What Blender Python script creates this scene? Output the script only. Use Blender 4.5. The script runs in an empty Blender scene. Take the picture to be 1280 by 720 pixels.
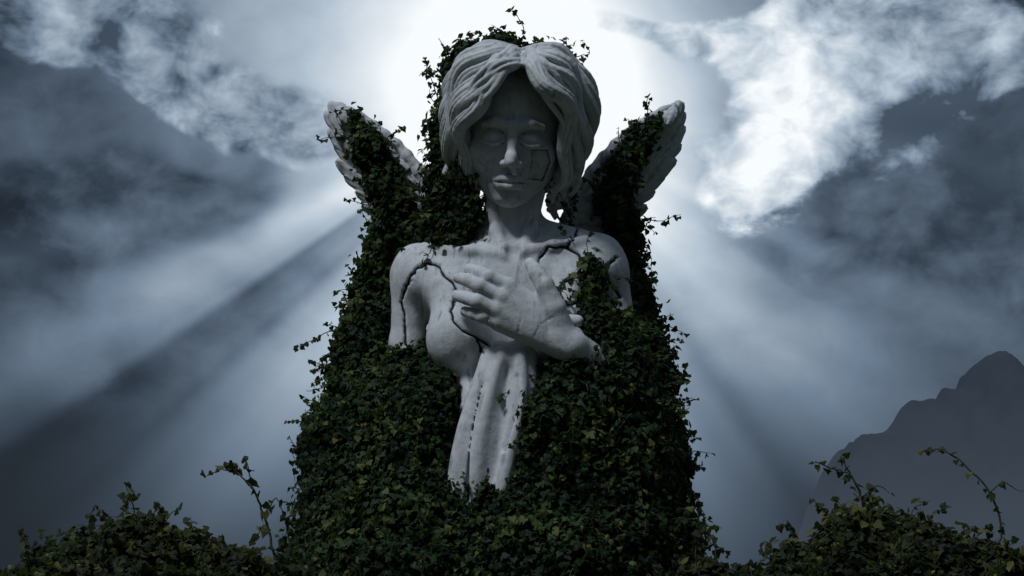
import bpy, math, numpy as np
from mathutils import Vector
rng = np.random.default_rng(7)
S = 0.0102; Z0 = 5.32

# ------------------------------------------------------------------ helpers
def L(u, v, y=0.0):
    """statue-local design units (about 1 cm): u across, v down from top, y depth"""
    f = 1 + y/2440.0
    return np.array([(u-640)*f, y, (730-v)*f-370.0])
def unL(P):
    f = 1 + P[:,1]/2440.0
    return 640+P[:,0]/f, 730-(P[:,2]+370)/f
def W(P):
    P = np.asarray(P, dtype=np.float64)
    return P*S + np.array([0,0,Z0])

def link(o, parent=None):
    bpy.context.scene.collection.objects.link(o)
    if parent: o.parent = parent
    return o
def mk_mesh(name, verts, faces, mat, parent=None, smooth=True, attrs=None):
    me = bpy.data.meshes.new(name)
    verts = np.ascontiguousarray(verts, dtype=np.float32); faces = np.ascontiguousarray(faces, dtype=np.int32)
    n, k = faces.shape
    me.vertices.add(len(verts)); me.vertices.foreach_set("co", verts.ravel())
    me.loops.add(n*k); me.loops.foreach_set("vertex_index", faces.ravel())
    me.polygons.add(n)
    me.polygons.foreach_set("loop_start", np.arange(0, n*k, k, dtype=np.int32))
    me.polygons.foreach_set("use_smooth", np.full(n, smooth, dtype=bool))
    me.update(calc_edges=True); me.validate()
    if attrs:
        for an, av in attrs.items():
            a = me.attributes.new(an, 'FLOAT', 'POINT'); a.data.foreach_set("value", np.asarray(av, dtype=np.float32))
    me.materials.append(mat)
    return link(bpy.data.objects.new(name, me), parent)

_tab = rng.random((64,64,64)).astype(np.float32)
def vnoise(P, scale):
    q = np.asarray(P)/scale; i = np.floor(q).astype(int); f = q-i; f = f*f*(3-2*f)
    r = 0
    for a in (0,1):
        for b in (0,1):
            for c in (0,1):
                w = (f[...,0] if a else 1-f[...,0])*(f[...,1] if b else 1-f[...,1])*(f[...,2] if c else 1-f[...,2])
                r = r + w*_tab[(i[...,0]+a)%64,(i[...,1]+b)%64,(i[...,2]+c)%64]
    return r
def fbm(P, scale, o=4):
    r=0; a=1; t=0
    for _ in range(o):
        r=r+a*vnoise(P,scale); t+=a; a*=.5; scale*=.47
    return r/t
def cat(Pp,n):
    Pp=np.asarray(Pp,float); m=len(Pp); out=[]
    for t in np.linspace(0,m-1.0001,n):
        i=int(t); f=t-i; p0=Pp[max(i-1,0)];p1=Pp[i];p2=Pp[min(i+1,m-1)];p3=Pp[min(i+2,m-1)]
        out.append(.5*((2*p1)+(-p0+p2)*f+(2*p0-5*p1+4*p2-p3)*f*f+(-p0+3*p1-3*p2+p3)*f**3))
    return np.array(out)

class Field:
    def __init__(s, lo, hi, h):
        s.lo=np.array(lo,float); s.h=h
        s.n=np.ceil((np.array(hi)-s.lo)/h).astype(int)+1
        s.ax=[(s.lo[i]+h*np.arange(s.n[i])).astype(np.float32) for i in range(3)]
        s.F=np.full(s.n, 60.0, np.float32)
    def put(s, fn, lo, hi, k, sub=False):
        pad=k+4*s.h
        sl=[]
        for i in range(3):
            a=int(max(0,np.floor((lo[i]-pad-s.lo[i])/s.h))); b=int(min(s.n[i],np.ceil((hi[i]+pad-s.lo[i])/s.h)+1))
            if b<=a: return
            sl.append(slice(a,b))
        X=s.ax[0][sl[0]][:,None,None]; Y=s.ax[1][sl[1]][None,:,None]; Z=s.ax[2][sl[2]][None,None,:]
        d=fn(X,Y,Z); A=s.F[tuple(sl)]
        if sub: A=-A
        k=max(k,1e-3)
        hh=np.maximum(k-np.abs(A-d),0)/k
        R=np.minimum(A,d)-hh*hh*k*.25
        s.F[tuple(sl)] = -R if sub else R
    def cone(s,a,b,r1,r2,k=4,sub=False):
        a=np.asarray(a,float);b=np.asarray(b,float); ba=b-a; bb=max(ba@ba,1e-6)
        def fn(X,Y,Z):
            x=X-a[0];y=Y-a[1];z=Z-a[2]
            t=np.clip((x*ba[0]+y*ba[1]+z*ba[2])/bb,0,1)
            return np.sqrt((x-t*ba[0])**2+(y-t*ba[1])**2+(z-t*ba[2])**2)-(r1+(r2-r1)*t)
        rm=max(r1,r2); s.put(fn,np.minimum(a,b)-rm,np.maximum(a,b)+rm,k,sub)
    def chain(s,pts,rs,k=4,sub=False):
        for i in range(len(pts)-1): s.cone(pts[i],pts[i+1],rs[i],rs[i+1],k,sub)
    def tubes(s,pts,rs,k=4,sub=False):
        """one chain evaluated as a single hard-union primitive, then blended: no beading at the joints"""
        pts=np.asarray(pts,float); rs=np.asarray(rs,float)
        T=Field.__new__(Field); T.h=s.h
        pad=k+4*s.h; lo=pts.min(0)-rs.max()-pad; hi=pts.max(0)+rs.max()+pad
        a=np.clip(np.floor((lo-s.lo)/s.h).astype(int),0,s.n); b=np.clip(np.ceil((hi-s.lo)/s.h).astype(int)+1,0,s.n)
        if (b<=a).any(): return
        T.lo=s.lo+a*s.h; T.n=b-a; T.ax=[s.ax[i][a[i]:b[i]] for i in range(3)]; T.F=np.full(T.n,60.0,np.float32)
        kk=k; 
        for i in range(len(pts)-1):
            p,q=pts[i],pts[i+1]; r1,r2=rs[i],rs[i+1]; ba=q-p; bb=max(ba@ba,1e-6)
            def fn(X,Y,Z):
                x=X-p[0];y=Y-p[1];z=Z-p[2]
                t=np.clip((x*ba[0]+y*ba[1]+z*ba[2])/bb,0,1)
                return np.sqrt((x-t*ba[0])**2+(y-t*ba[1])**2+(z-t*ba[2])**2)-(r1+(r2-r1)*t)
            rm=max(r1,r2)+kk
            T.put(fn,np.minimum(p,q)-rm,np.maximum(p,q)+rm,1e-3)
        sl=tuple(slice(a[i],b[i]) for i in range(3)); A=s.F[sl]
        if sub: A=-A
        hh=np.maximum(k-np.abs(A-T.F),0)/k; R=np.minimum(A,T.F)-hh*hh*k*.25
        s.F[sl]=-R if sub else R
    def ell(s,c,r,k=4,sub=False,rz=0.0):
        c=np.asarray(c,float); cz,sz=math.cos(rz),math.sin(rz)
        def fn(X,Y,Z):
            x0=X-c[0];y=Y-c[1];z0=Z-c[2]
            x=x0*cz+z0*sz; z=-x0*sz+z0*cz
            k0=np.sqrt((x/r[0])**2+(y/r[1])**2+(z/r[2])**2)+1e-6
            k1=np.sqrt((x/r[0]**2)**2+(y/r[1]**2)**2+(z/r[2]**2)**2)+1e-6
            return k0*(k0-1)/k1
        rm=max(r) if rz else np.array(r); s.put(fn,c-rm,c+rm,k,sub)
    def pts(s):
        X,Y,Z=np.meshgrid(*s.ax,indexing='ij'); return np.stack([X,Y,Z],-1)

def surfnet(fl, off=0.0):
    F=fl.F+off; ins=F<0
    c=[(a,b,d) for a in (0,1) for b in (0,1) for d in (0,1)]
    nx,ny,nz=F.shape
    s=np.zeros((nx-1,ny-1,nz-1),np.int8)
    for a,b,d in c: s+=ins[a:nx-1+a,b:ny-1+b,d:nz-1+d]
    act=(s>0)&(s<8); ci=np.argwhere(act); idx=np.full(s.shape,-1,np.int32); idx[act]=np.arange(len(ci))
    Vv={q:F[ci[:,0]+q[0],ci[:,1]+q[1],ci[:,2]+q[2]] for q in c}
    acc=np.zeros((len(ci),3)); cnt=np.zeros(len(ci))
    for q in c:
        for ax in range(3):
            if q[ax]==0:
                q2=list(q); q2[ax]=1; q2=tuple(q2)
                va,vb=Vv[q],Vv[q2]; m=(va<0)!=(vb<0)
                t=np.where(m, va/np.where(m,va-vb,1), 0)
                p=np.tile(np.array(q,float),(len(ci),1)); p[:,ax]=t
                acc[m]+=p[m]; cnt[m]+=1
    V=fl.lo+fl.h*(ci+acc/cnt[:,None])
    fs=[]
    for ax in range(3):
        o1,o2=(ax+1)%3,(ax+2)%3
        sa=[slice(1,-1)]*3; sb=[slice(1,-1)]*3; sa[ax]=slice(0,-1); sb[ax]=slice(1,None)
        a=ins[tuple(sa)]; b=ins[tuple(sb)]; I=np.argwhere(a!=b); aa=a[a!=b]
        I[:,o1]+=1; I[:,o2]+=1
        def g(d1,d2):
            J=I.copy(); J[:,o1]+=d1; J[:,o2]+=d2; return idx[J[:,0],J[:,1],J[:,2]]
        q=np.stack([g(-1,-1),g(0,-1),g(0,0),g(-1,0)],1)
        q[~aa]=q[~aa][:,::-1]; fs.append(q)
    Fc=np.concatenate(fs); return V, Fc[(Fc>=0).all(1)]
def vnormals(V,Fc):
    n=np.cross(V[Fc[:,2]]-V[Fc[:,0]],V[Fc[:,3]]-V[Fc[:,1]]); N=np.zeros_like(V)
    for i in range(4):
        for j in range(3): N[:,j]+=np.bincount(Fc[:,i],n[:,j],len(V))
    return N/(np.linalg.norm(N,axis=1,keepdims=True)+1e-9)
def polydist(u,v,pl):
    d=np.full(len(u),1e3)
    for (a,b),(c,e) in zip(pl[:-1],pl[1:]):
        dx,dy=c-a,e-b; t=np.clip(((u-a)*dx+(v-b)*dy)/(dx*dx+dy*dy),0,1)
        d=np.minimum(d,np.hypot(u-a-t*dx,v-b-t*dy))
    return d

# ------------------------------------------------------------------ node mini language
class E:
    nt=None
    def __init__(s,k): s.k=k
    @staticmethod
    def m(op,*a,clamp=False):
        n=E.nt.nodes.new('ShaderNodeMath'); n.operation=op; n.use_clamp=clamp
        for i,x in enumerate(a):
            if isinstance(x,E): E.nt.links.new(x.k,n.inputs[i])
            else: n.inputs[i].default_value=x
        return E(n.outputs[0])
    def __add__(s,o): return E.m('ADD',s,o)
    __radd__=__add__
    def __mul__(s,o): return E.m('MULTIPLY',s,o)
    __rmul__=__mul__
    def __sub__(s,o): return E.m('SUBTRACT',s,o)
    def __rsub__(s,o): return E.m('SUBTRACT',o,s)
    def __truediv__(s,o): return E.m('DIVIDE',s,o)
def ss(x,a,b):
    n=E.nt.nodes.new('ShaderNodeMapRange'); n.interpolation_type='SMOOTHSTEP'
    E.nt.links.new(x.k,n.inputs[0]); n.inputs[1].default_value=a; n.inputs[2].default_value=b
    return E(n.outputs[0])
def noise(vec,scale,detail=6,rough=.55,dist=0.0,dims='3D'):
    n=E.nt.nodes.new('ShaderNodeTexNoise'); n.noise_dimensions=dims
    n.inputs['Scale'].default_value=scale; n.inputs['Detail'].default_value=detail
    n.inputs['Roughness'].default_value=rough; n.inputs['Distortion'].default_value=dist
    E.nt.links.new(vec,n.inputs['Vector']); return E(n.outputs['Fac'])
def mapping(vec,sc=(1,1,1),loc=(0,0,0)):
    n=E.nt.nodes.new('ShaderNodeMapping'); n.inputs['Scale'].default_value=sc; n.inputs['Location'].default_value=loc
    E.nt.links.new(vec,n.inputs['Vector']); return n.outputs[0]
def mixf(a,b,t): return a+(b-a)*t
def ramp(x,stops):
    n=E.nt.nodes.new('ShaderNodeValToRGB'); E.nt.links.new(x.k,n.inputs[0]); cr=n.color_ramp
    while len(cr.elements)<len(stops): cr.elements.new(.5)
    for e,(p,c) in zip(cr.elements,stops): e.position=p; e.color=(*c,1)
    return n.outputs[0]
def mixc(a,b,t):
    n=E.nt.nodes.new('ShaderNodeMix'); n.data_type='RGBA'
    if isinstance(t,E): E.nt.links.new(t.k,n.inputs[0])
    else: n.inputs[0].default_value=t
    for x,i in ((a,6),(b,7)):
        if isinstance(x,tuple): n.inputs[i].default_value=(*x,1)
        else: E.nt.links.new(x,n.inputs[i])
    return n.outputs[2]
def new_mat(name):
    m=bpy.data.materials.new(name); m.use_nodes=True; E.nt=m.node_tree
    return m, m.node_tree.nodes['Principled BSDF']
def geo(): return E.nt.nodes.new('ShaderNodeNewGeometry')
def attr(n):
    a=E.nt.nodes.new('ShaderNodeAttribute'); a.attribute_name=n; return E(a.outputs['Fac'])
def bump(h,st,dist,prev=None):
    b=E.nt.nodes.new('ShaderNodeBump'); b.inputs['Strength'].default_value=st; b.inputs['Distance'].default_value=dist
    E.nt.links.new(h.k,b.inputs['Height'])
    if prev: E.nt.links.new(prev,b.inputs['Normal'])
    return b.outputs[0]

# ------------------------------------------------------------------ materials
def stone(name, use_crack=True):
    m,b=new_mat(name); nt=E.nt
    P=geo().outputs['Position']
    n1=noise(P,1.3,4,.6); n2=noise(P,9,5,.7); n3=noise(mapping(P,(5,5,.7)),1.6,3,.6)
    t=n1*.45+n2*.50+n3*.20
    col=ramp(t,[(.34,(.23,.242,.26)),(.52,(.43,.44,.46)),(.72,(.57,.58,.60))])
    st=ss(n3,.56,.72)
    col=mixc(col,(.12,.126,.132),st*.6)
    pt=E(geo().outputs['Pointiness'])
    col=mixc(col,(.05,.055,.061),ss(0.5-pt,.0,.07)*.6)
    col=mixc(col,(.065,.075,.055),ss(n1*.8+n2*.45,.67,.82)*.45)
    if use_crack:
        c=attr('crack'); col=mixc(col,(.010,.011,.013),ss(c,.3,.9))
        pl=attr('plate'); col=mixc(col,(.20,.205,.22),pl*.2)
    nt.links.new(col,b.inputs['Base Color']); b.inputs['Roughness'].default_value=.8
    b.inputs['Specular IOR Level'].default_value=.25
    nt.links.new(bump(n2,.5,.02),b.inputs['Normal'])
    return m
M_stone=stone('weathered_stone'); M_wing=stone('weathered_stone_wing',False)

def leafmat(name,dark,mid,lite,trans=.3):
    m,b=new_mat(name); nt=E.nt
    t=attr('tone'); col=ramp(t,[(0,dark),(.55,mid),(.93,lite),(1,(.11,.11,.03))])
    nt.links.new(col,b.inputs['Base Color']); b.inputs['Roughness'].default_value=.6
    b.inputs['Specular IOR Level'].default_value=.14
    tr=nt.nodes.new('ShaderNodeBsdfTranslucent'); 
    c2=mixc(col,(.16,.22,.03),.55); nt.links.new(c2,tr.inputs[0])
    mx=nt.nodes.new('ShaderNodeMixShader'); mx.inputs[0].default_value=trans
    nt.links.new(b.outputs[0],mx.inputs[1]); nt.links.new(tr.outputs[0],mx.inputs[2])
    nt.links.new(mx.outputs[0],nt.nodes['Material Output'].inputs[0])
    return m
M_leaf=leafmat('ivy_leaf',(.004,.010,.005),(.010,.025,.010),(.034,.060,.018),.24)
M_leaf2=leafmat('bush_leaf',(.005,.009,.004),(.013,.020,.008),(.040,.045,.015),.26)
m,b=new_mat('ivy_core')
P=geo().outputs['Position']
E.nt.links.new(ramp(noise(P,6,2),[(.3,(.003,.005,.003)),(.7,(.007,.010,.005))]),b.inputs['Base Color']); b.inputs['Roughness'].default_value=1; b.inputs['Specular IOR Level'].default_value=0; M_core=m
m,b=new_mat('vine_stem'); P=geo().outputs['Position']
E.nt.links.new(ramp(noise(P,12,2),[(.3,(.015,.018,.01)),(.7,(.045,.04,.025))]),b.inputs['Base Color']); b.inputs['Roughness'].default_value=.8; M_stem=m
m,b=new_mat('grass_ground'); P=geo().outputs['Position']
n=noise(P,.6,8,.65); E.nt.links.new(ramp(n,[(.3,(.02,.03,.014)),(.7,(.06,.07,.03))]),b.inputs['Base Color']); b.inputs['Roughness'].default_value=.95
E.nt.links.new(bump(noise(P,6,6),.8,.1),b.inputs['Normal']); M_ground=m

# ------------------------------------------------------------------ statue root
root=bpy.data.objects.new('angel_statue',None); link(root)

# ---- body
B=Field(L(472,650,0)*[1,0,1]+[0,-165,0], L(808,205,0)*[1,0,1]+[0,112,0], 1.7)
B.ell(L(640,392,4),(100,66,98),1)
B.cone(L(548,347,-2),L(734,340,-2),40,40,30)
B.cone(L(635,470,4),L(622,670,0),66,80,30)
B.cone(L(611,300,18),L(524,331,8),22,24,18)
B.cone(L(666,292,18),L(746,317,8),22,25,18)
B.cone(L(643,218,0),L(637,325,14),34.5,37,14)
B.ell(L(517,347,6),(26,30,38),14); B.chain([L(515,345,6),L(511,430,12),L(514,500,8),L(560,560,-40)],[24,21,22,20],10)
B.ell(L(756,338,4),(27,30,38),14); B.chain([L(758,340,4),L(770,410,6),L(778,470,-5)],[25,23,24],10)
B.ell(L(573,428,-50),(37,37,39),18); B.ell(L(694,424,-50),(38,38,40),16)
B.cone(L(560,362,-38),L(573,410,-55),20,28,24); B.cone(L(712,360,-38),L(696,405,-55),20,28,22)
B.chain([L(628,318,-47),L(590,313,-42),L(540,312,-20)],[6,5,6],9)
B.chain([L(652,314,-47),L(690,306,-42),L(735,300,-20)],[6,5,6],9)
B.chain([L(610,240,-14),L(620,288,-28),L(632,318,-48)],[6,6,5],9)
B.chain([L(676,238,-14),L(664,286,-28),L(650,314,-48)],[6,6,5],9)
B.ell(L(641,312,-52),(8,9,8),8,sub=True)
B.cone(L(640,330,-72),L(640,400,-84),3,5,14,sub=True)
# drapery: soft cloth gathered in the hand, two overlapping panels
B.ell(L(640,448,-88),(30,20,18),8)
B.tubes(cat([L(622,445,-84),L(612,500,-90),L(602,560,-90),L(592,650,-84)],14),np.linspace(19,36,14),8)
B.tubes(cat([L(650,445,-86),L(648,490,-94),L(636,545,-94),L(618,620,-86)],14),np.linspace(17,22,14),5)
for tp,r0,r1,yy in (((611,594,578,566),6,11,-96),((624,612,600,590),5,9,-107),((652,650,636,618),7,11,-108),((662,664,650,636),5,7,-97)):
    Q=cat([L(tp[0],442,yy+2),L(tp[1],495,yy-6),L(tp[2],560,yy-10),L(tp[3],650,yy-6)],16); tt=np.linspace(0,1,16)
    Q[:,0]+=1.8*np.sin(tt*5+tp[0])
    B.tubes(Q,np.linspace(r0,r1,16),9)
B.tubes(cat([L(638,452,-112),L(633,495,-120),L(624,545,-124),L(612,620,-124)],14),np.linspace(1.4,2.8,14),3,sub=True)
B.tubes(cat([L(605,480,-106),L(594,540,-113),L(586,620,-116)],10),np.linspace(.8,3.0,10),8,sub=True)
B.tubes(cat([L(646,470,-116),L(644,510,-120),L(632,560,-121)],10),np.linspace(.8,2.2,10),7,sub=True)
B.tubes(cat([L(583,470,-60),L(590,520,-74),L(578,600,-78)],8),np.linspace(8,15,8),14)
# second hand tucked underneath and its forearm
B.chain([L(560,560,-40),L(600,500,-66),L(650,440,-86)],[20,15,15],8)
for a,c in (((690,400),(721,401)),((690,414),(719,416)),((688,428),(712,430))):
    B.chain([L(*a,-96),L(*c,-100)],[9,7.5],2)
B.chain([L(778,470,-8),L(742,452,-78),L(712,432,-106)],[25,22,18],8)
HK=[((636,358,-120),(611,346,-124),(599,340,-115),(587,336,-102)),
    ((626,371,-124),(600,357,-128),(586,350,-117),(574,347,-102)),
    ((621,387,-124),(597,376,-128),(584,372,-117),(572,369,-102)),
    ((624,403,-119),(604,395,-122),(593,392,-114),(582,389,-103))]
H=Field(B.lo,B.lo+(B.n-1)*B.h,B.h)
H.ell(L(662,394,-113),(37,13,29),6,rz=math.radians(-20))
for i,f in enumerate(HK):
    k=[L(*p) for p in f]
    H.cone(L(700,418+i*5,-110),k[0],14,10.8,8)
for i,f in enumerate(HK):
    k=[L(*p) for p in f]; rr=[9.8,9.2,8.3,7.0] if i<3 else [9.0,8.2,7.3,6.2]
    H.chain(k,rr,1.6)
    H.ell(k[0]+[0,-2,1],(9.8,8,8.7),4); H.ell(k[1]+[0,-1.5,0],(9.0,8,8.4),2)
H.chain([L(698,412,-112),L(692,385,-121),L(681,357,-124),L(671,341,-116),L(663,329,-108)],[18,14,11,9.8,7.4],3)
H.chain([L(742,452,-78),L(712,432,-108),L(700,424,-110)],[22,18.5,17.5],8)
k=3.0; hh=np.maximum(k-np.abs(B.F-H.F),0)/k; B.F=np.minimum(B.F,H.F)-hh*hh*k*.25
V,Fc=surfnet(B); N=vnormals(V,Fc); u,v=unL(V)
ih=((V-H.lo)/H.h).round().astype(int); ih=np.minimum(ih,H.n-1); isH=H.F[ih[:,0],ih[:,1],ih[:,2]]<2.5
del H
jit=(fbm(V,9,3)-.5)*7
cr=[[(503,378),(509,358),(520,336),(533,328),(548,331),(556,345),(567,353),(572,370),(563,388),(568,402),(580,414),(596,421),(611,431)],
    [(572,370),(588,372),(596,392)],[(596,421),(603,440)],
    [(508,430),(506,400),(503,378)],
    [(670,336),(676,318),(688,309),(706,308),(722,316),(729,328),(722,345),(704,350)],
    [(706,308),(716,298),(721,284)],[(729,328),(744,327),(757,334),(772,322)],[(722,345),(735,365),(716,380),(700,378)],
    [(757,334),(760,352),(775,372)]]
d=np.full(len(V),1e3)
for pl in cr: d=np.minimum(d,polydist(u+jit,v+jit*.7,pl))
wd=1.5+1.1*vnoise(V,22)
front=(N[:,1]<.3)&(~isH)&(V[:,1]<40)
crack=np.where(front,np.clip(1.35-d/wd,0,1),0)
hc=[[(606,402),(612,398),(618,408),(613,414)],[(640,372),(652,398),(648,414)],[(690,396),(676,404),(668,420)]]
d2=np.full(len(V),1e3)
for pl in hc: d2=np.minimum(d2,polydist(u+jit*.5,v+jit*.5,pl))
crack=np.maximum(crack,np.where(isH&(N[:,1]<0),np.clip(1.0-d2/1.2,0,1)*.4,0))
V=V-N*(crack*3.0)[:,None]+N*((fbm(V,16,3)-.5)*.8)[:,None]
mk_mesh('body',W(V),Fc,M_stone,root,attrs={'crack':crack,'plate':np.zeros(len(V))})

# ---- head
Hd=Field((-118,-122,-122),(118,118,135),1.15)
Hd.ell((0,12,26),(64,80,66),1)
Hd.ell((0,-16,-18),(57,56,74),12)
Hd.cone((0,-28,-52),(0,-49,-77),38,17,14)
for s in (-1,1):
    Hd.cone((s*42,0,-40),(s*15,-46,-77),17,13,16)
    Hd.ell((s*33,-50,-26),(21,17,20),16)
Hd.ell((0,-58,-58),(27,18,24),14)
for s in (-1,1):
    Hd.ell((s*23,-82,-2),(15,12,10),11,sub=True)
    Hd.chain([(s*8,-71,11),(s*22,-73,16.5),(s*38,-62,13)],[3.6,3.8,3.0],12)
    Hd.ell((s*23.5,-61.5,-5),(14.5,14,11),4)
    Hd.chain([(s*10,-67,2),(s*24,-74,8),(s*38,-64,2)],[1.0,1.1,.9],2,sub=True)
    Hd.chain([(s*10,-70,-8),(s*17,-75,-12),(s*25,-75.8,-13.5),(s*33,-71.5,-12),(s*39,-65,-8.5)],[1.4,2.3,2.5,2.1,1.4],1.8)
    Hd.chain([(s*11,-71,-11),(s*24,-77,-16.2),(s*37,-68,-12)],[1.0,1.2,1.0],1.8,sub=True)
Hd.chain([(0,-71,14),(0,-79,-8),(0,-90,-29),(0,-93.5,-35)],[6,5.6,6.6,7.0],7)
for s in (-1,1):
    Hd.ell((s*9,-83,-37),(5.6,8,5.2),5); Hd.ell((s*4.8,-89,-42),(2.4,3.4,2.0),2,sub=True)
Hd.cone((0,-84,-46),(0,-82,-53),1.6,2.0,5,sub=True)
for s in (-1,1):
    Hd.chain([(s*3,-80.5,-57),(s*12,-77,-58.5),(s*23,-68.5,-62)],[5,4.6,2.4],3.5)
    Hd.chain([(s*2,-79,-66.5),(s*11,-76,-66.5),(s*20,-69.5,-63.5)],[6.4,5.6,2.6],3.5)
    Hd.ell((s*24.5,-67.5,-62.5),(2.6,3.4,2.6),5,sub=True)
Hd.chain([(-24,-72,-62.8),(-11,-82,-61.6),(0,-85.5,-62.4),(11,-82,-61.6),(24,-72,-62.8)],[1.1,1.5,1.5,1.5,1.1],1.5,sub=True)
Hd.cone((-9,-77,-75),(9,-77,-75),3.0,3.0,7,sub=True)
Hd.ell((0,-62,-84),(18,14,12),10)
# hair: wavy locks swept from a centre parting
Hr=Field(Hd.lo,Hd.lo+(Hd.n-1)*Hd.h,Hd.h)
Hr.ell((2,26,30),(70,66,68),1)
Hr.ell((0,40,-25),(54,48,62),14)
r2=np.random.default_rng(3)
front_p=[(3,-62,97),(20,-85,88),(43,-90,62),(60,-80,30),(67,-60,-6),(61,-40,-42),(46,-24,-74)]
mid_p  =[(3,-25,110),(38,-52,110),(70,-48,84),(86,-34,42),(85,-20,2),(74,-8,-44),(54,4,-90)]
back_p =[(3,45,106),(42,38,108),(76,35,82),(91,35,36),(87,40,-12),(74,45,-62),(48,45,-104)]
fp,mp_,bp=[np.array(q,float) for q in (front_p,mid_p,back_p)]
for s in (-1,1):
    NS=11
    for i in range(NS):
        a=i/(NS-1)*2
        Pp=fp*(1-a)+mp_*a if a<1 else mp_*(2-a)+bp*(a-1)
        n_=34
        Q=cat(Pp,n_); t=np.linspace(0,1,n_)
        ph=i*.9+r2.uniform(-.5,.5)+(s+1)
        nr=Q-np.array([0,15,10]); nr/=np.linalg.norm(nr,axis=1,keepdims=True)
        tg=np.gradient(Q,axis=0); tg/=np.linalg.norm(tg,axis=1,keepdims=True); sd=np.cross(tg,nr)
        env=np.clip(t*3.5,0,1)
        lift=r2.uniform(-5,6)
        Q=Q+nr*((np.sin(t*14+ph)*5.0+lift)*env)[:,None]+sd*(np.cos(t*14.5+ph)*9*env)[:,None]
        rad=10.5*(1-.62*t**2.2)*np.clip(.5+t*3,0,1)*r2.uniform(.8,1.2)
        Q=Q*np.array([s,1,1]); Q[:,0]+=4
        nr=nr*np.array([s,1,1]); sd=sd*np.array([s,1,1])
        Hr.tubes(Q,rad,1.2)
        for j in range(4):
            o=(j-1.5)*5.4*(1-.45*t); hgt=np.sqrt(np.maximum(rad**2-o**2,4))*.93
            Q2=Q+nr*hgt[:,None]+sd*(o+1.5*np.sin(t*9+ph+j*2))[:,None]
            i0=r2.integers(0,3); i1=n_-r2.integers(0,7)
            Hr.tubes(Q2[i0:i1],(3.1*(1-.4*t)*r2.uniform(.8,1.4))[i0:i1],.5)
for s,pp in ((-1,[(2,-66,98),(-12,-90,86),(-26,-97,66),(-40,-92,46),(-54,-80,24),(-62,-68,2)]),(1,[(6,-66,98),(20,-90,86),(34,-96,66),(49,-88,42),(62,-76,16),(67,-62,-8)])):
    for j in range(4):
        Q=cat(np.array(pp,float)+np.array([s*4.5*j,1.5*j,5.5*j]),18); tt=np.linspace(0,1,18)
        Q[:,2]+=np.sin(tt*9+j)*3; Q[:,0]+=np.cos(tt*8+j)*2*s; Hr.tubes(Q,np.linspace(6.5-j*.6,2.6,18),1.0)
for s in (-1,1):
    for j in range(16):
        x0=s*r2.uniform(52,80)+4; y0=r2.uniform(-30,50); z0=r2.uniform(-72,20)
        Q=cat(np.array([(x0-s*6,y0,z0+12),(x0+s*9,y0-2,z0-8),(x0+s*3,y0-3,z0-26),(x0-s*7,y0,z0-32),(x0-s*0,y0,z0-46)],float),12)
        Hr.tubes(Q,np.linspace(6,1.6,12),1.0)
for j in range(5):
    Q=cat(np.array([(-66+j*5,-18+8*j,-30),(-70+j*5,-16+8*j,-64),(-62+j*4,-10+8*j,-95),(-70+j*4,-4+6*j,-120)],float),12)
    Q[:,0]+=3*np.sin(np.linspace(0,9,12)+j); Hr.tubes(Q,np.linspace(8,5,12),1.2)
k=1.5; hh=np.maximum(k-np.abs(Hd.F-Hr.F),0)/k; Hd.F=np.minimum(Hd.F,Hr.F)-hh*hh*k*.25
V,Fc=surfnet(Hd); N=vnormals(V,Fc)
ih=((V-Hr.lo)/Hr.h).round().astype(int); ih=np.minimum(ih,Hr.n-1); isR=Hr.F[ih[:,0],ih[:,1],ih[:,2]]<2.0
del Hr
x,z=V[:,0]+(fbm(V,8,3)-.5)*3,V[:,2]+(fbm(V+50,8,3)-.5)*3
plate=[(24,-18),(46,-16),(51,-34),(42,-60),(23,-56),(26,-36),(24,-18)]
def inpoly(x,y,pl):
    c=np.zeros(len(x),bool)
    for (a,b),(d,e) in zip(pl[:-1],pl[1:]):
        m=((b>y)!=(e>y)); xx=(d-a)*(y-b)/((e-b) if e!=b else 1e-9)+a; c^=m&(x<xx)
    return c
ff=(~isR)&(V[:,1]<-15)
ins=inpoly(x,z,plate)&ff
d=polydist(x,z,plate)*1.35
for pl in ([(24,-34),(14,-48),(12,-60)],[(-38,-28),(-30,-38),(-31,-50)],[(42,-60),(34,-74)]):
    d=np.minimum(d,polydist(x,z,pl)*3.0)
crack=np.where(ff,np.clip(1.0-d/1.7,0,1),0)
pf=ins.astype(float)
V=V-N*(crack*1.0+pf*1.8)[:,None]
V=V+N*(np.where(isR,(fbm(V,6,2)-.5)*.6,(fbm(V,12,3)-.5)*.5))[:,None]
th=math.radians(15.5); ro=math.radians(3.5)
y1=V[:,1]*math.cos(th)-V[:,2]*math.sin(th); z1=V[:,2]*math.cos(th)+V[:,1]*math.sin(th); x1=V[:,0]
x2=x1*math.cos(ro)+z1*math.sin(ro); z2=-x1*math.sin(ro)+z1*math.cos(ro)
V=np.stack([x2*.96+2,y1*.96-12,z2*.915+193],1)
mk_mesh('head',W(V),Fc,M_stone,root,attrs={'crack':crack*.9,'plate':pf})

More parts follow.
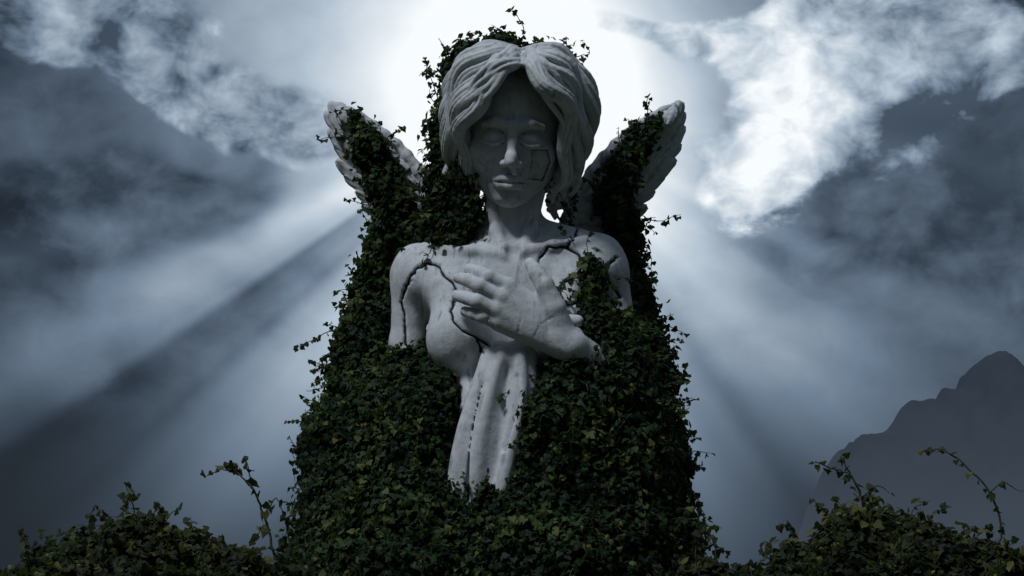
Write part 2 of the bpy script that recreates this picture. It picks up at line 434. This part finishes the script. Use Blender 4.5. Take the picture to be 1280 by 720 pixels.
# ---- wings
def wing(mir):
    VV=[];FF=[];n0=0
    def mx(u): return 1265-u if mir else u
    bone=cat(np.array([(706,330),(708,285),(732,228),(768,182),(806,149),(838,130)],float),40)
    tips=cat(np.array([(854,122),(857,142),(852,166),(846,190),(834,215),(819,240),(808,264),(801,290),(797,318),(792,345)],float),13)
    rw=np.random.default_rng(11+mir)
    def feather(tip,ang,ln,wd,y,curl):
        nonlocal n0
        nT,nS=18,9
        dr=np.array([math.cos(ang),math.sin(ang)]); wv=np.array([-dr[1],dr[0]])
        t=np.linspace(0,1,nT)[:,None]; s=np.linspace(-1,1,nS)[None,:]
        w=wd*np.minimum(1,.45+t*1.3)*np.sqrt(np.clip(1-np.clip((t-.58)/.425,0,1)**2.0,0,1))
        w=w*(1+.07*np.sin(t*23+rw.uniform(0,6)))
        bend=curl*(t-1)**2*ln*.25
        U=tip[0]-dr[0]*ln*(1-t)+wv[0]*(s*w+bend); Vv=tip[1]+dr[1]*ln*(1-t)-wv[1]*(s*w+bend)
        barb=.6*np.sin((t*ln/3.2+np.abs(s)*2.4)*3.0)*np.minimum(1,np.abs(s)*3)
        Y=y-(1-s**2)*wd*.42 -2.2*np.exp(-(s/.13)**2) +barb + (t**3)*6
        X=np.stack([L(mx(a),b_,c_) for a,b_,c_ in zip(U.ravel(),np.broadcast_to(Vv,U.shape).ravel(),np.broadcast_to(Y,U.shape).ravel())])
        VV.append(X)
        i,j=np.meshgrid(np.arange(nT-1),np.arange(nS-1),indexing='ij'); a=(i*nS+j).ravel()+n0
        q=np.stack([a,a+1,a+nS+1,a+nS],1); 
        FF.append(q[:,::-1] if mir else q); n0+=nT*nS
    for row,(fr,ln,wd,yo) in enumerate(((1.0,98,10.5,76),(.76,62,9.5,66),(.52,46,8.5,58),(.28,32,8,51))):
        n=[12,13,14,15][row]
        T=cat(tips,n)
        for i in range(n):
            f=i/(n-1); bp_=bone[int((1-f)*39)]
            tp=bp_*(1-fr)+T[i]*fr+rw.normal(0,1.5,2)
            ang=math.radians(58-64*f**1.1+rw.normal(0,3)+(1-fr)*14)
            feather(tp,ang,ln*(.75+.25*math.sin(f*3)),wd*(.82+.3*math.sin(f*3.1)),yo+i*.8,.3)
    V=np.concatenate(VV);F=np.concatenate(FF)
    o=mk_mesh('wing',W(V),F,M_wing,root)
    md=o.modifiers.new('s','SOLIDIFY'); md.thickness=.035; md.offset=0
    fb=Field(np.minimum(L(mx(860),100,0),L(mx(690),400,0))*[1,0,1]+[0,30,0],np.maximum(L(mx(860),100,0),L(mx(690),400,0))*[1,0,1]+[0,110,0],2)
    pts=[L(mx(a),c,60) for a,c in bone[::3]]
    fb.chain(pts,np.linspace(13,4,len(pts)),5)
    V,Fc=surfnet(fb); V=V+vnormals(V,Fc)*((fbm(V,9,3)-.5)*3)[:,None]
    mk_mesh('wing_arm',W(V),Fc,M_wing,root)
wing(False); wing(True)

# ------------------------------------------------------------------ leaves
LV=np.array([(0,0,0),(-.42,-.04,.05),(-.5,.34,.02),(-.24,.62,.0),(0,1,-.1),(.24,.62,.0),(.5,.34,.02),(.42,-.04,.05),(0,.4,.10)],float)
LF=np.array([(0,8,1),(1,8,2),(2,8,3),(3,8,4),(4,8,5),(5,8,6),(6,8,7),(7,8,0)])[:,::-1]
def leaves(name,P,N,size,tone,mat,parent,droop=.8,spread=.75):
    n=len(P); r=np.random.default_rng(len(P))
    nn=N+r.normal(0,spread,(n,3))*.75+np.array([0,0,.1]); nn/=np.linalg.norm(nn,axis=1,keepdims=True)
    td=np.array([0,0,-1.0])*droop+r.normal(0,.6,(n,3))+N*.25
    td-=nn*(td*nn).sum(1,keepdims=True); td/=np.linalg.norm(td,axis=1,keepdims=True)+1e-9
    sd=np.cross(td,nn)
    fold=r.uniform(-.5,2.4,n)[:,None,None]
    lv=LV[None]*np.array([1,1,1]); z=lv[:,:,2:3]*fold
    V=P[:,None]+size[:,None,None]*(sd[:,None]*lv[:,:,0:1]+td[:,None]*lv[:,:,1:2]+nn[:,None]*z)
    F=(LF[None]+9*np.arange(n)[:,None,None]).reshape(-1,3)
    return mk_mesh(name,W(V.reshape(-1,3)),F,mat,parent,smooth=False,attrs={'tone':np.repeat(tone,9)})
def tube(Q,r0,r1,VV,FF,k=4):
    Q=np.asarray(Q); n=len(Q); base=sum(len(a) for a in VV)
    T=np.gradient(Q,axis=0); T/=np.linalg.norm(T,axis=1,keepdims=True)+1e-9
    A=np.cross(T,[0.3,1,.2]); A/=np.linalg.norm(A,axis=1,keepdims=True)+1e-9; Bn=np.cross(T,A)
    r=np.linspace(r0,r1,n)[:,None,None]; a=np.arange(k)*2*math.pi/k
    VV.append((Q[:,None]+r*(A[:,None]*np.cos(a)[None,:,None]+Bn[:,None]*np.sin(a)[None,:,None])).reshape(-1,3))
    i,j=np.meshgrid(np.arange(n-1),np.arange(k),indexing='ij'); i=i.ravel();j=j.ravel();j2=(j+1)%k
    FF.append(np.stack([i*k+j,i*k+j2,(i+1)*k+j2,(i+1)*k+j],1)+base)

def grow(fld,nleaf,sz,ntend,mat,top,tl=(14,46),extra=(),core=7,seed=5,lump=26):
    r=np.random.default_rng(seed)
    Pts=fld.pts(); fld.F=fld.F+((fbm(Pts,34,3)-.5)*lump).astype(np.float32); del Pts
    V,Fc=surfnet(fld); N=vnormals(V,Fc)
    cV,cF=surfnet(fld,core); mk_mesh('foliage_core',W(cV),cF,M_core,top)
    w=np.where(N[:,1]>.45,.35,1.0)*(0.25+1.5*np.clip((fbm(V,20,3)-.25)*2.2,0,1)); w/=w.sum()
    pick=r.choice(len(V),nleaf,p=w)
    off=np.abs(r.normal(0,4.5,nleaf))-3; fly=r.random(nleaf)<.08; off[fly]+=r.uniform(3,15,fly.sum())
    P=V[pick]+r.normal(0,fld.h*.5,(nleaf,3))+N[pick]*off[:,None]; NN=N[pick]
    size=r.uniform(.6,1.25,nleaf)*sz
    tone=np.clip(.05+.75*np.clip((fbm(P,42,3)-.5)*2.2+.5,0,1)*.8+.03*off+r.normal(0,.12,nleaf),0,.97)
    sun=(r.random(nleaf)<.004); tone[sun]=1  # a few random leaves take the yellow-brown end of the ramp
    VV=[];FF=[];PP=[P];NP=[NN];SZ=[size];TT=[tone]
    def tend(Q,r0,sp,ls,pr=1.0):
        tube(Q,r0,r0*.4,VV,FF)
        d=np.linalg.norm(np.diff(Q,axis=0),axis=1).sum(); n=max(2,int(d/sp))
        for t in np.linspace(.12,1,n):
            if r.random()>pr: continue
            i=min(int(t*(len(Q)-1)),len(Q)-2); p=Q[i]+(Q[i+1]-Q[i])*r.random()
            o=r.normal(0,1,3); o/=np.linalg.norm(o)
            PP.append((p+o*ls*.35)[None]); NP.append((np.array([0,-.6,.4])+r.normal(0,.5,3))[None]); SZ.append(np.array([ls*r.uniform(.55,1.1)])); TT.append(np.array([np.clip(r.normal(.7,.2),0,.98)]))
    st=r.choice(len(V),ntend,p=w)
    for q in st:
        ln=r.uniform(*tl)*(1 if r.random()<.8 else 1.7); n=8; p=V[q].copy(); dr=N[q]*1.0+np.array([0,0,r.uniform(-.7,.9)])+r.normal(0,.35,3); dr/=np.linalg.norm(dr)
        Q=[p.copy()]
        for _ in range(n):
            dr=dr+r.normal(0,.22,3)+np.array([0,0,-.07]); dr/=np.linalg.norm(dr); p=p+dr*ln/n; Q.append(p.copy())
        tend(np.array(Q),.8,4.0,sz*.9)
    for Q,r0,sp,ls in extra:
        Q=cat(np.array(Q,float),max(10,len(Q)*5)); Q=Q+r.normal(0,.6,Q.shape); tend(Q,r0,sp,ls,.9)
    P=np.concatenate(PP);NN=np.concatenate(NP);NN/=np.linalg.norm(NN,axis=1,keepdims=True)+1e-9
    leaves('leaves',P,NN,np.concatenate(SZ),np.concatenate(TT),mat,top)
    mk_mesh('stems',W(np.concatenate(VV)),np.concatenate(FF),M_stem,top)

ivy=bpy.data.objects.new('ivy_vine',None); link(ivy)
I=Field((-300,-230,-530),(290,200,345),4.0)
c=lambda *a: I.chain([L(*p[:3]) for p in a],[p[3] for p in a],18)
c((508,462,2,26),(495,530,-5,52),(472,700,-5,86),(470,880,0,112))
c((546,482,-45,20),(530,520,-52,40),(500,720,-55,86),(495,880,-55,110))
c((540,440,10,16),(538,480,-10,24))
c((482,300,72,14),(474,360,72,22),(462,450,60,36),(452,570,40,60),(450,700,20,70))
c((790,300,72,10),(788,370,72,16),(792,450,60,34),(786,570,40,58),(780,700,20,72))
c((764,420,-48,24),(758,480,-55,48),(742,700,-45,100),(742,880,-40,125))
c((712,474,-98,20),(704,520,-95,38),(690,700,-85,85),(690,880,-80,110))
c((778,560,0,52),(768,700,0,92),(768,880,0,120))
c((616,634,-98,32),(622,720,-85,70),(622,880,-70,110))
c((556,606,-78,34),(560,720,-78,60))
c((672,560,-104,12),(662,600,-104,22))
I.chain([L(736,322,-56),L(738,360,-64),L(745,410,-82),L(752,440,-60)],[3,7,15,26],8)
I.chain([L(748,385,-70),L(776,402,-34),L(790,440,0)],[9,14,22],10)
for p in ([(442,146,50,4),(460,178,46,12),(480,218,46,16),(500,262,46,19),(488,320,60,20)],
          [(824,142,48,3),(798,176,46,11),(778,213,46,13),(769,252,48,14),(784,305,62,13)],
          [(564,76,18,9),(554,112,14,8),(550,160,12,8),(553,215,10,12),(560,262,10,19),(532,296,10,11),(500,300,40,13)],
          [(568,78,22,9),(590,56,22,10),(622,47,24,9),(665,52,26,7),(700,62,28,6),(726,84,26,4)],
          [(574,215,-22,9),(584,262,-8,16),(572,292,-14,11),(545,300,-26,6)],
          [(694,232,0,5),(692,262,4,6)]):
    I.chain([L(*q[:3]) for q in p],[q[3] for q in p],8)
ex=[([L(650,48,25),L(655,30,24),L(646,10,22),L(640,4,22)],.8,5,8),([L(610,44,25),L(598,34,25),L(585,38,25)],.7,4,8),
    ([L(716,66,25),L(738,60,25),L(728,44,20)],.7,5,8),
    ([L(545,300,-28),L(536,318,-40),L(530,332,-42)],.8,5,9),([L(738,330,-62),L(733,305,-50),L(740,290,-40)],.7,6,8),
    ([L(700,240,-20),L(706,262,-22),L(700,280,-25),L(710,300,-40)],.7,5,8)]
for i in range(16):
    y0=160+i*7
    ex.append(([L(728-i*1.4,y0,20),L(733-i*1.2,y0+12,16),L(724-i*1.8,y0+24,12)],.6,6,7))
grow(I,98000,8.6,1100,M_leaf,ivy,extra=ex,seed=21,lump=30)

# ------------------------------------------------------------------ foreground bushes
def bush(side):
    top=bpy.data.objects.new('ivy_bush',None); link(top)
    r=np.random.default_rng(40+side)
    if side<0:
        hp=[(-160,700),(-60,712),(20,718),(75,684),(130,664),(190,652),(250,670),(310,690),(365,700),(400,722)]
    else:
        hp=[(850,722),(890,706),(940,706),(990,680),(1060,644),(1110,648),(1165,668),(1220,690),(1290,692),(1380,680),(1460,700)]
    us=[h[0] for h in hp]
    lo=L(min(us)-60,890,-150); hi=L(max(us)+60,600,-150)
    f=Field((lo[0],-310,-530),(hi[0],10,hi[2]+60),5.5)
    for a,t in hp:
        rr=r.uniform(30,46); y=-150+r.uniform(-25,25)
        f.chain([L(a,t+rr,y),L(a+r.uniform(-15,15),t+rr+70,y),L(a,890,y)],[rr,rr*1.4,rr*1.6],16)
        f.ell(L(a+r.uniform(-20,20),t+rr+40,y-60),(38,36,34),16)
    y=-150
    if side<0:
        ex=[([L(352,690,y),L(338,640,y),L(322,606,y-5),L(300,584,y),L(292,578,y)],1.7,7,12),([L(322,606,y),L(318,585,y),L(314,572,y)],1,6,11),
            ([L(306,590,y),L(285,584,y),L(266,592,y)],1,7,11),([L(338,640,y),L(352,620,y),L(362,640,y)],1,7,11),
            ([L(186,660,y),L(178,630,y),L(168,600,y)],1.2,9,11),([L(160,660,y),L(150,640,y),L(135,632,y)],1,8,10),([L(215,660,y),L(222,640,y),L(236,630,y)],1,8,10),
            ([L(372,690,y),L(368,655,y),L(380,628,y)],1.2,6,12),([L(60,690,y),L(50,672,y),L(36,668,y)],1,8,10)]
    else:
        ex=[([L(1072,650,y),L(1066,615,y),L(1052,590,y),L(1030,582,y),L(1010,574,y)],1.6,8,12),([L(1056,596,y),L(1048,578,y),L(1042,568,y)],1,6,12),
            ([L(1066,620,y),L(1085,604,y),L(1100,612,y)],1,8,11),
            ([L(1215,700,y),L(1236,660,y),L(1222,610,y),L(1190,575,y),L(1165,560,y),L(1146,562,y)],1.5,7,10),([L(1222,612,y),L(1240,600,y),L(1262,612,y)],1,8,10),
            ([L(890,705,y),L(885,670,y),L(872,652,y)],1.2,7,11),([L(990,680,y),L(976,655,y),L(965,650,y)],1,7,11),([L(1120,650,y),L(1132,630,y),L(1150,622,y)],1,8,10),
            ([L(862,700,y),L(866,672,y),L(880,655,y)],1.2,7,11)]
    grow(f,26000,10.5,420,M_leaf2,top,extra=ex,core=9,tl=(16,50),seed=60+side,lump=34)
bush(-1); bush(1)

# ------------------------------------------------------------------ ground + mountain
x=np.concatenate([-np.geomspace(4000,20,40),np.linspace(-18,18,40),np.geomspace(20,4000,40)])
X,Y=np.meshgrid(x,x,indexing='ij'); P=np.stack([X,Y,X*0],-1)
Zg=(fbm(P,3.1,3)-.5)*.18*np.exp(-(X**2+Y**2)/900)
n=len(x); i,j=np.meshgrid(np.arange(n-1),np.arange(n-1),indexing='ij'); a=(i*n+j).ravel()
mk_mesh('ground',np.stack([X,Y,Zg],-1).reshape(-1,3),np.stack([a,a+n,a+n+1,a+1],1),M_ground)

m,b=new_mat('hazy_rock'); nt=E.nt; P=geo().outputs['Position']
nn=noise(mapping(P,(1,1,.6)),.035,6,.65)
nt.links.new(ramp(nn,[(.35,(.022,.029,.040)),(.65,(.055,.068,.088))]),b.inputs['Base Color']); b.inputs['Roughness'].default_value=1; b.inputs['Specular IOR Level'].default_value=0
nt.links.new(bump(nn,.6,6),b.inputs['Normal'])
em=nt.nodes.new('ShaderNodeEmission'); em.inputs[1].default_value=1.0  # aerial haze painted as emission over the rock, paler toward the base
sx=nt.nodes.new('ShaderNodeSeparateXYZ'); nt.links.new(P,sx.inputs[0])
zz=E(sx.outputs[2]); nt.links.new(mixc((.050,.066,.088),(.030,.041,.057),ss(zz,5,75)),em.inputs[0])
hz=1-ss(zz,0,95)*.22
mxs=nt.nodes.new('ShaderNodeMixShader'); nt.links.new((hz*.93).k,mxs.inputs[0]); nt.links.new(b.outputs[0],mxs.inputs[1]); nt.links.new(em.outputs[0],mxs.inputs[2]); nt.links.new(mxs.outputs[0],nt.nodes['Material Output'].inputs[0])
sc=.252
prof=np.array([(-600,0),(980,0),(1025,120),(1048,176),(1064,198),(1108,204),(1128,222),(1140,227),(1172,231),(1184,256),(1204,258),(1214,282),(1222,289),(1252,290),(1284,278),(1330,250),(1400,260),(1500,200),(1650,230),(1900,120),(2400,0)],float)
nx,ny=420,80
gx=np.linspace(900,2500,nx); gy=np.linspace(-1,1,ny)
X,Y=np.meshgrid((gx-640)*sc,600+gy*130,indexing='ij')
P=np.stack([X,Y,X*0],-1)
h=np.interp(gx,prof[:,0],prof[:,1])[:,None]*sc*(1-np.abs(gy)[None]**1.3)
Zm=h*(1+.08*(fbm(P,30,5)-.5))+ (fbm(P,14,5)-.5)*11*np.clip(h/30,0,1)-1
a=(np.arange(nx-1)[:,None]*ny+np.arange(ny-1)[None]).ravel()
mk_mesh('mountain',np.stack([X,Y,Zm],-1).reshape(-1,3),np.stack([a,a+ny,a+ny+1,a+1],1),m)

# ------------------------------------------------------------------ world sky
w=bpy.data.worlds.new('World'); bpy.context.scene.world=w; w.use_nodes=True; nt=w.node_tree; E.nt=nt
tc=nt.nodes.new('ShaderNodeTexCoord'); D=tc.outputs['Generated']
sx=nt.nodes.new('ShaderNodeSeparateXYZ'); nt.links.new(D,sx.inputs[0]); dx,dy,dz=[E(o) for o in sx.outputs]
az=E.m('ARCTAN2',dx,dy); el=E.m('ARCSINE',dz)
U0=az*2489+640; V0=(math.radians(8.5)-el)*2489+360
D2=mapping(D,(1,1,1.35))
wa=noise(mapping(D,(1,1,1.3),(3,1,7)),11,2,.5); wb=noise(mapping(D,(1,1,1.3),(9,4,2)),11,2,.5)
U=U0+(wa-.5)*260; V=V0+(wb-.5)*200
Ug=U0+(wa-.5)*90; Vg=V0+(wb-.5)*90
def blob(u0,v0,su,sv,rot=0,UU=None,VV=None):
    UU=UU or U; VV=VV or V
    a=UU-u0; b=VV-v0; c_,s_=math.cos(math.radians(rot)),math.sin(math.radians(rot))
    p=(a*c_+b*s_)/su; q=(b*c_-a*s_)/sv
    return E.m('EXPONENT',(p*p+q*q)*-1)
def tot(l):
    r=l[0]
    for q in l[1:]: r=r+q
    return r
su,sv=645,125
r2_=E.m('SQRT',(U0-su)*(U0-su)+(V0-sv)*(V0-sv))
rw_=E.m('SQRT',(Ug-su)*(Ug-su)+(Vg-sv)*(Vg-sv))
wv=nt.nodes.new('ShaderNodeTexNoise'); wv.inputs['Scale'].default_value=26; wv.inputs['Detail'].default_value=2; nt.links.new(D2,wv.inputs['Vector'])
wm=nt.nodes.new('ShaderNodeVectorMath'); wm.operation='MULTIPLY_ADD'; nt.links.new(wv.outputs['Color'],wm.inputs[0]); wm.inputs[1].default_value=(.022,.022,.022); nt.links.new(D2,wm.inputs[2])
D3=wm.outputs[0]
f1=noise(D3,11,8,.56)
sdir=(math.sin(.006),math.cos(.006),math.tan(math.radians(8.5)+240/2489))
vm=nt.nodes.new('ShaderNodeMix'); vm.data_type='VECTOR'; vm.inputs[0].default_value=.085
nt.links.new(D3,vm.inputs[4]); vm.inputs[5].default_value=(sdir[0],sdir[1],sdir[2]*1.35)
f2=noise(vm.outputs[1],11,5,.56)
relief=(f1-f2)
fine=noise(D3,42,4,.6)
glow=E.m('EXPONENT',rw_*rw_*(-1/(190.0**2)))*1.0+E.m('EXPONENT',rw_*(-1/285.0))*.46
vig=E.m('EXPONENT',((U0-640)*(U0-640)*(-1/(640.0**2))))
base=.026+.085*vig+glow
base=base+blob(640,430,340,220,0,U0,V0)*.10
base=base+blob(350,50,170,100,0)*.12
base=base+(relief*.28+(f1-.5)*.12)*ss(V0,620,380)
# dark cloud banks
dk=tot([blob(80,290,200,80,-8),blob(250,290,110,50)*.5,blob(1160,300,200,95,8),blob(1010,320,120,80)*.6,blob(20,110,80,40)*.6,blob(1270,60,60,110)*.8,blob(150,470,150,60)*.3])
dd=ss(dk+(f1-.5)*1.5*ss(dk,.02,.2),.22,.62)
darkc=.048+.038*vig+relief*.62+(fine-.5)*.03
darkc=E.m('MAXIMUM',darkc,.022)
lum=mixf(base,darkc+glow*.18,dd*.85)
# sunlit cumulus
lt=tot([blob(110,70,200,60,18)*1.2,blob(270,150,130,48,28)*1.1,blob(60,10,130,45)*.9,blob(1090,95,165,105,-8)*1.6,blob(985,60,80,70)*.9,blob(905,215,60,45)*.9,blob(820,22,55,24)*.9,blob(890,50,55,28)*.7,blob(1200,40,80,60)*.8,blob(960,190,60,80)*.9])
ld=ss((lt+(f1-.5)*2.5+(fine-.5)*.5),.38,.70)*ss(lt,.06,.22)
litc=.42+relief*3.6+(fine-.5)*.22+glow*.40+blob(960,120,90,130,0,U0,V0)*.28-blob(1130,180,130,70,0,U0,V0)*.20
litc=E.m('MAXIMUM',litc,.10)
lum=mixf(lum,litc*mixf(.82,1.0,ss(U0,450,900)),ld*mixf(.86,.95,ss(U0,450,900)))
# crepuscular rays fanning out below the sun
ph=E.m('ARCTAN2',U0-su,V0-sv)
def g(c0,wd): 
    q=(ph-c0)/wd; return E.m('EXPONENT',q*q*-1)
cx=nt.nodes.new('ShaderNodeCombineXYZ'); nt.links.new((ph*5.5).k,cx.inputs[0]); nt.links.new((r2_*.0011).k,cx.inputs[1])
rn=noise(cx.outputs[0],1.0,2,.5,0,'2D')
rays=g(-.64,.12)*1.15+g(-1.07,.07)*1.0+g(-1.25,.04)*.4-ss(ph,-.98,-.94)*(1-ss(ph,-.84,-.77))*.9+g(.80,.12)*.9+g(1.08,.06)*.7+g(.45,.07)*.5-g(.62,.05)*.4+(rn-.5)*1.3
fall=E.m('EXPONENT',r2_*(-1/440.0))*ss(r2_,90,230)*ss(V0,80,240)
lum=lum+rays*fall*.38
lum=lum*mixf(1.0,.26,ss(V0,400,740)*mixf(1.0,.35,blob(620,650,250,400,0,U0,V0)))
lum=lum*mixf(.66,1.0,vig)
lum=lum+ss(dz,.36,.9)*.30
lum=E.m('MAXIMUM',lum,.014)
col=ramp(lum*.90,[(0,(.008,.011,.016)),(.05,(.036,.053,.077)),(.18,(.148,.205,.280)),(.45,(.46,.55,.64)),(.8,(.94,.975,1.0))])
sky=nt.nodes.new('ShaderNodeTexSky'); sky.sky_type='NISHITA'; sky.sun_disc=False
bg1=nt.nodes['Background']; nt.links.new(col,bg1.inputs[0]); bg1.inputs[1].default_value=1.0
bg2=nt.nodes.new('ShaderNodeBackground'); nt.links.new(sky.outputs[0],bg2.inputs[0]); bg2.inputs[1].default_value=.001
ad=nt.nodes.new('ShaderNodeAddShader'); nt.links.new(bg1.outputs[0],ad.inputs[0]); nt.links.new(bg2.outputs[0],ad.inputs[1])
nt.links.new(ad.outputs[0],nt.nodes['World Output'].inputs[0])
w.cycles.sampling_method='NONE'

# ------------------------------------------------------------------ sun
sl=bpy.data.lights.new('sun','SUN'); sl.energy=2.25; sl.angle=math.radians(11); sl.color=(.88,.94,1.0)
so=bpy.data.objects.new('sun',sl); link(so)
d=Vector((-.46,-.50,1.0)).normalized()
so.rotation_euler=d.to_track_quat('Z','Y').to_euler()
sky.sun_elevation=math.asin(d.z); sky.sun_rotation=math.atan2(d.x,d.y)

# ------------------------------------------------------------------ camera
cd=bpy.data.cameras.new('camera'); cd.lens=70; cd.sensor_width=36; cd.clip_end=9000
co=bpy.data.objects.new('camera',cd); link(co); co.location=(0,-24.9,1.6); co.rotation_euler=(math.radians(98.5),0,0)
sc_=bpy.context.scene; sc_.camera=co
sc_.view_settings.view_transform='Standard'; sc_.view_settings.look='None'; sc_.view_settings.exposure=0
